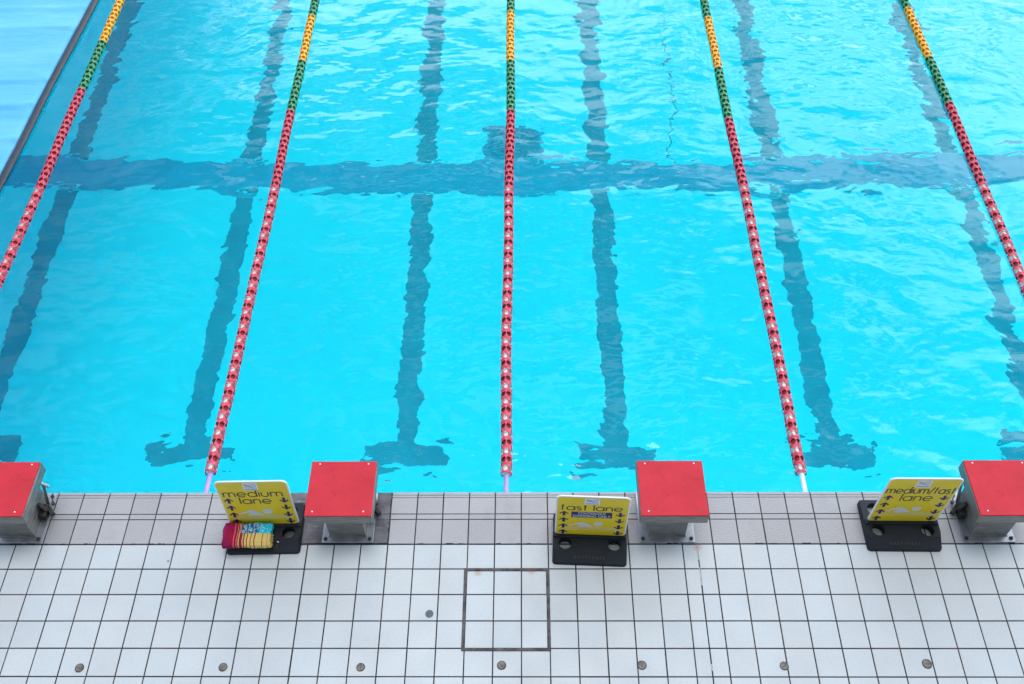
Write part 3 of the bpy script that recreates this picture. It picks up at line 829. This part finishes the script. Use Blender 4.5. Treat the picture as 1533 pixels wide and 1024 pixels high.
veil = W_.mix(W_.ramp(cn, .35, .65, .45, .9), sky.outputs[0], (6.3, 7.1, 8.2))
side = W_.ramp(dy, .0, .35)
lvl = W_.math('ADD', dz, W_.math('MULTIPLY', W_.math('SUBTRACT', cn, .5), -.55))
lvl = W_.math('SUBTRACT', lvl, W_.math('MULTIPLY', dx, .15))
bank = W_.math('MULTIPLY', W_.math('SUBTRACT', 1.0, W_.ramp(lvl, .57, .66)), side)
bank = W_.math('MULTIPLY', bank, W_.ramp(W_.math('ADD', dx, W_.math('MULTIPLY', W_.math('SUBTRACT', cn, .5), .5)), -.36, -.15, .06, 1.0))
bank = W_.math('MULTIPLY', bank, W_.ramp(cn, .42, .54, .15, 1.0))
gap = W_.math('MULTIPLY', side, W_.math('SUBTRACT', 1.0, W_.ramp(dz, .90, .96)))      # a blue gap above the bright cloud bank
veil = W_.mix(W_.math('MULTIPLY', gap, .9), veil, sky.outputs[0])
cw = W_.noise(W_.mapv(g3, (1.2, 1.2, 3.2), (0, 0, .4)), 7.0, 4, .6, .8)             # thin torn wisps higher up
wisp = W_.math('MULTIPLY', W_.math('MULTIPLY', W_.ramp(cw, .51, .58), gap), W_.ramp(dx, -.5, .3, .22, .60))
wisp = W_.math('MULTIPLY', wisp, W_.math('SUBTRACT', 1.0, W_.ramp(dz, .78, .88)))
veil = W_.mix(wisp, veil, (24, 27, 30))
col = W_.mix(bank, veil, (31, 34, 37))
col = W_.mix(W_.ramp(dy, -.45, -.05, .45, 0.0), col, (1.2, 1.3, 1.5))  # added darkening of the sky behind the camera, dims the steel block fronts
W_.link(col, bg.inputs['Color']); W_.link(bg.outputs[0], out.inputs['Surface'])
ld = bpy.data.lights.new('sun', 'SUN'); ld.energy = .9; ld.angle = R(24); ld.color = (1, .97, .93)
lo = bpy.data.objects.new('sun', ld); C.objects.link(lo)
d = Vector((math.sin(SUN_AZ) * math.cos(SUN_EL), math.cos(SUN_AZ) * math.cos(SUN_EL), math.sin(SUN_EL)))
lo.rotation_euler = d.to_track_quat('Z', 'Y').to_euler()

# ------------------------------------------------------------------ camera
f_, th, roll, yaw = 1490.3, .8983123815858362, -.017376821304642184, .018097520653336658
def ray(u, v):
    c_, s_ = math.cos(-roll), math.sin(-roll); u, v = c_ * u - s_ * v, s_ * u + c_ * v
    x, y, z = u / f_, math.cos(th) + (-v / f_) * math.sin(th), -math.sin(th) + (-v / f_) * math.cos(th)
    return Vector((math.cos(yaw) * x - math.sin(yaw) * y, math.sin(yaw) * x + math.cos(yaw) * y, z))
fw = ray(0, 0); rt = (ray(1, 0) - fw).normalized(); up = (ray(0, -1) - fw).normalized()
cam = bpy.data.cameras.new('camera'); co = bpy.data.objects.new('camera', cam); C.objects.link(co)
cam.sensor_width = 36; cam.lens = f_ / 1533 * 36; cam.clip_start = .1; cam.clip_end = 500
m = Matrix((rt, up, -fw.normalized())).transposed().to_4x4(); m.translation = Vector((.152, -4.091, 7.103))
co.matrix_world = m
sc.camera = co
sc.view_settings.view_transform = 'Standard'; sc.view_settings.look = 'None'
sc.view_settings.exposure = 0.51; sc.view_settings.gamma = 1
sc.cycles.max_bounces = 14; sc.cycles.diffuse_bounces = 6; sc.cycles.transmission_bounces = 10; sc.cycles.glossy_bounces = 4
sc.cycles.caustics_reflective = False; sc.cycles.caustics_refractive = True
sc.cycles.use_denoising = True
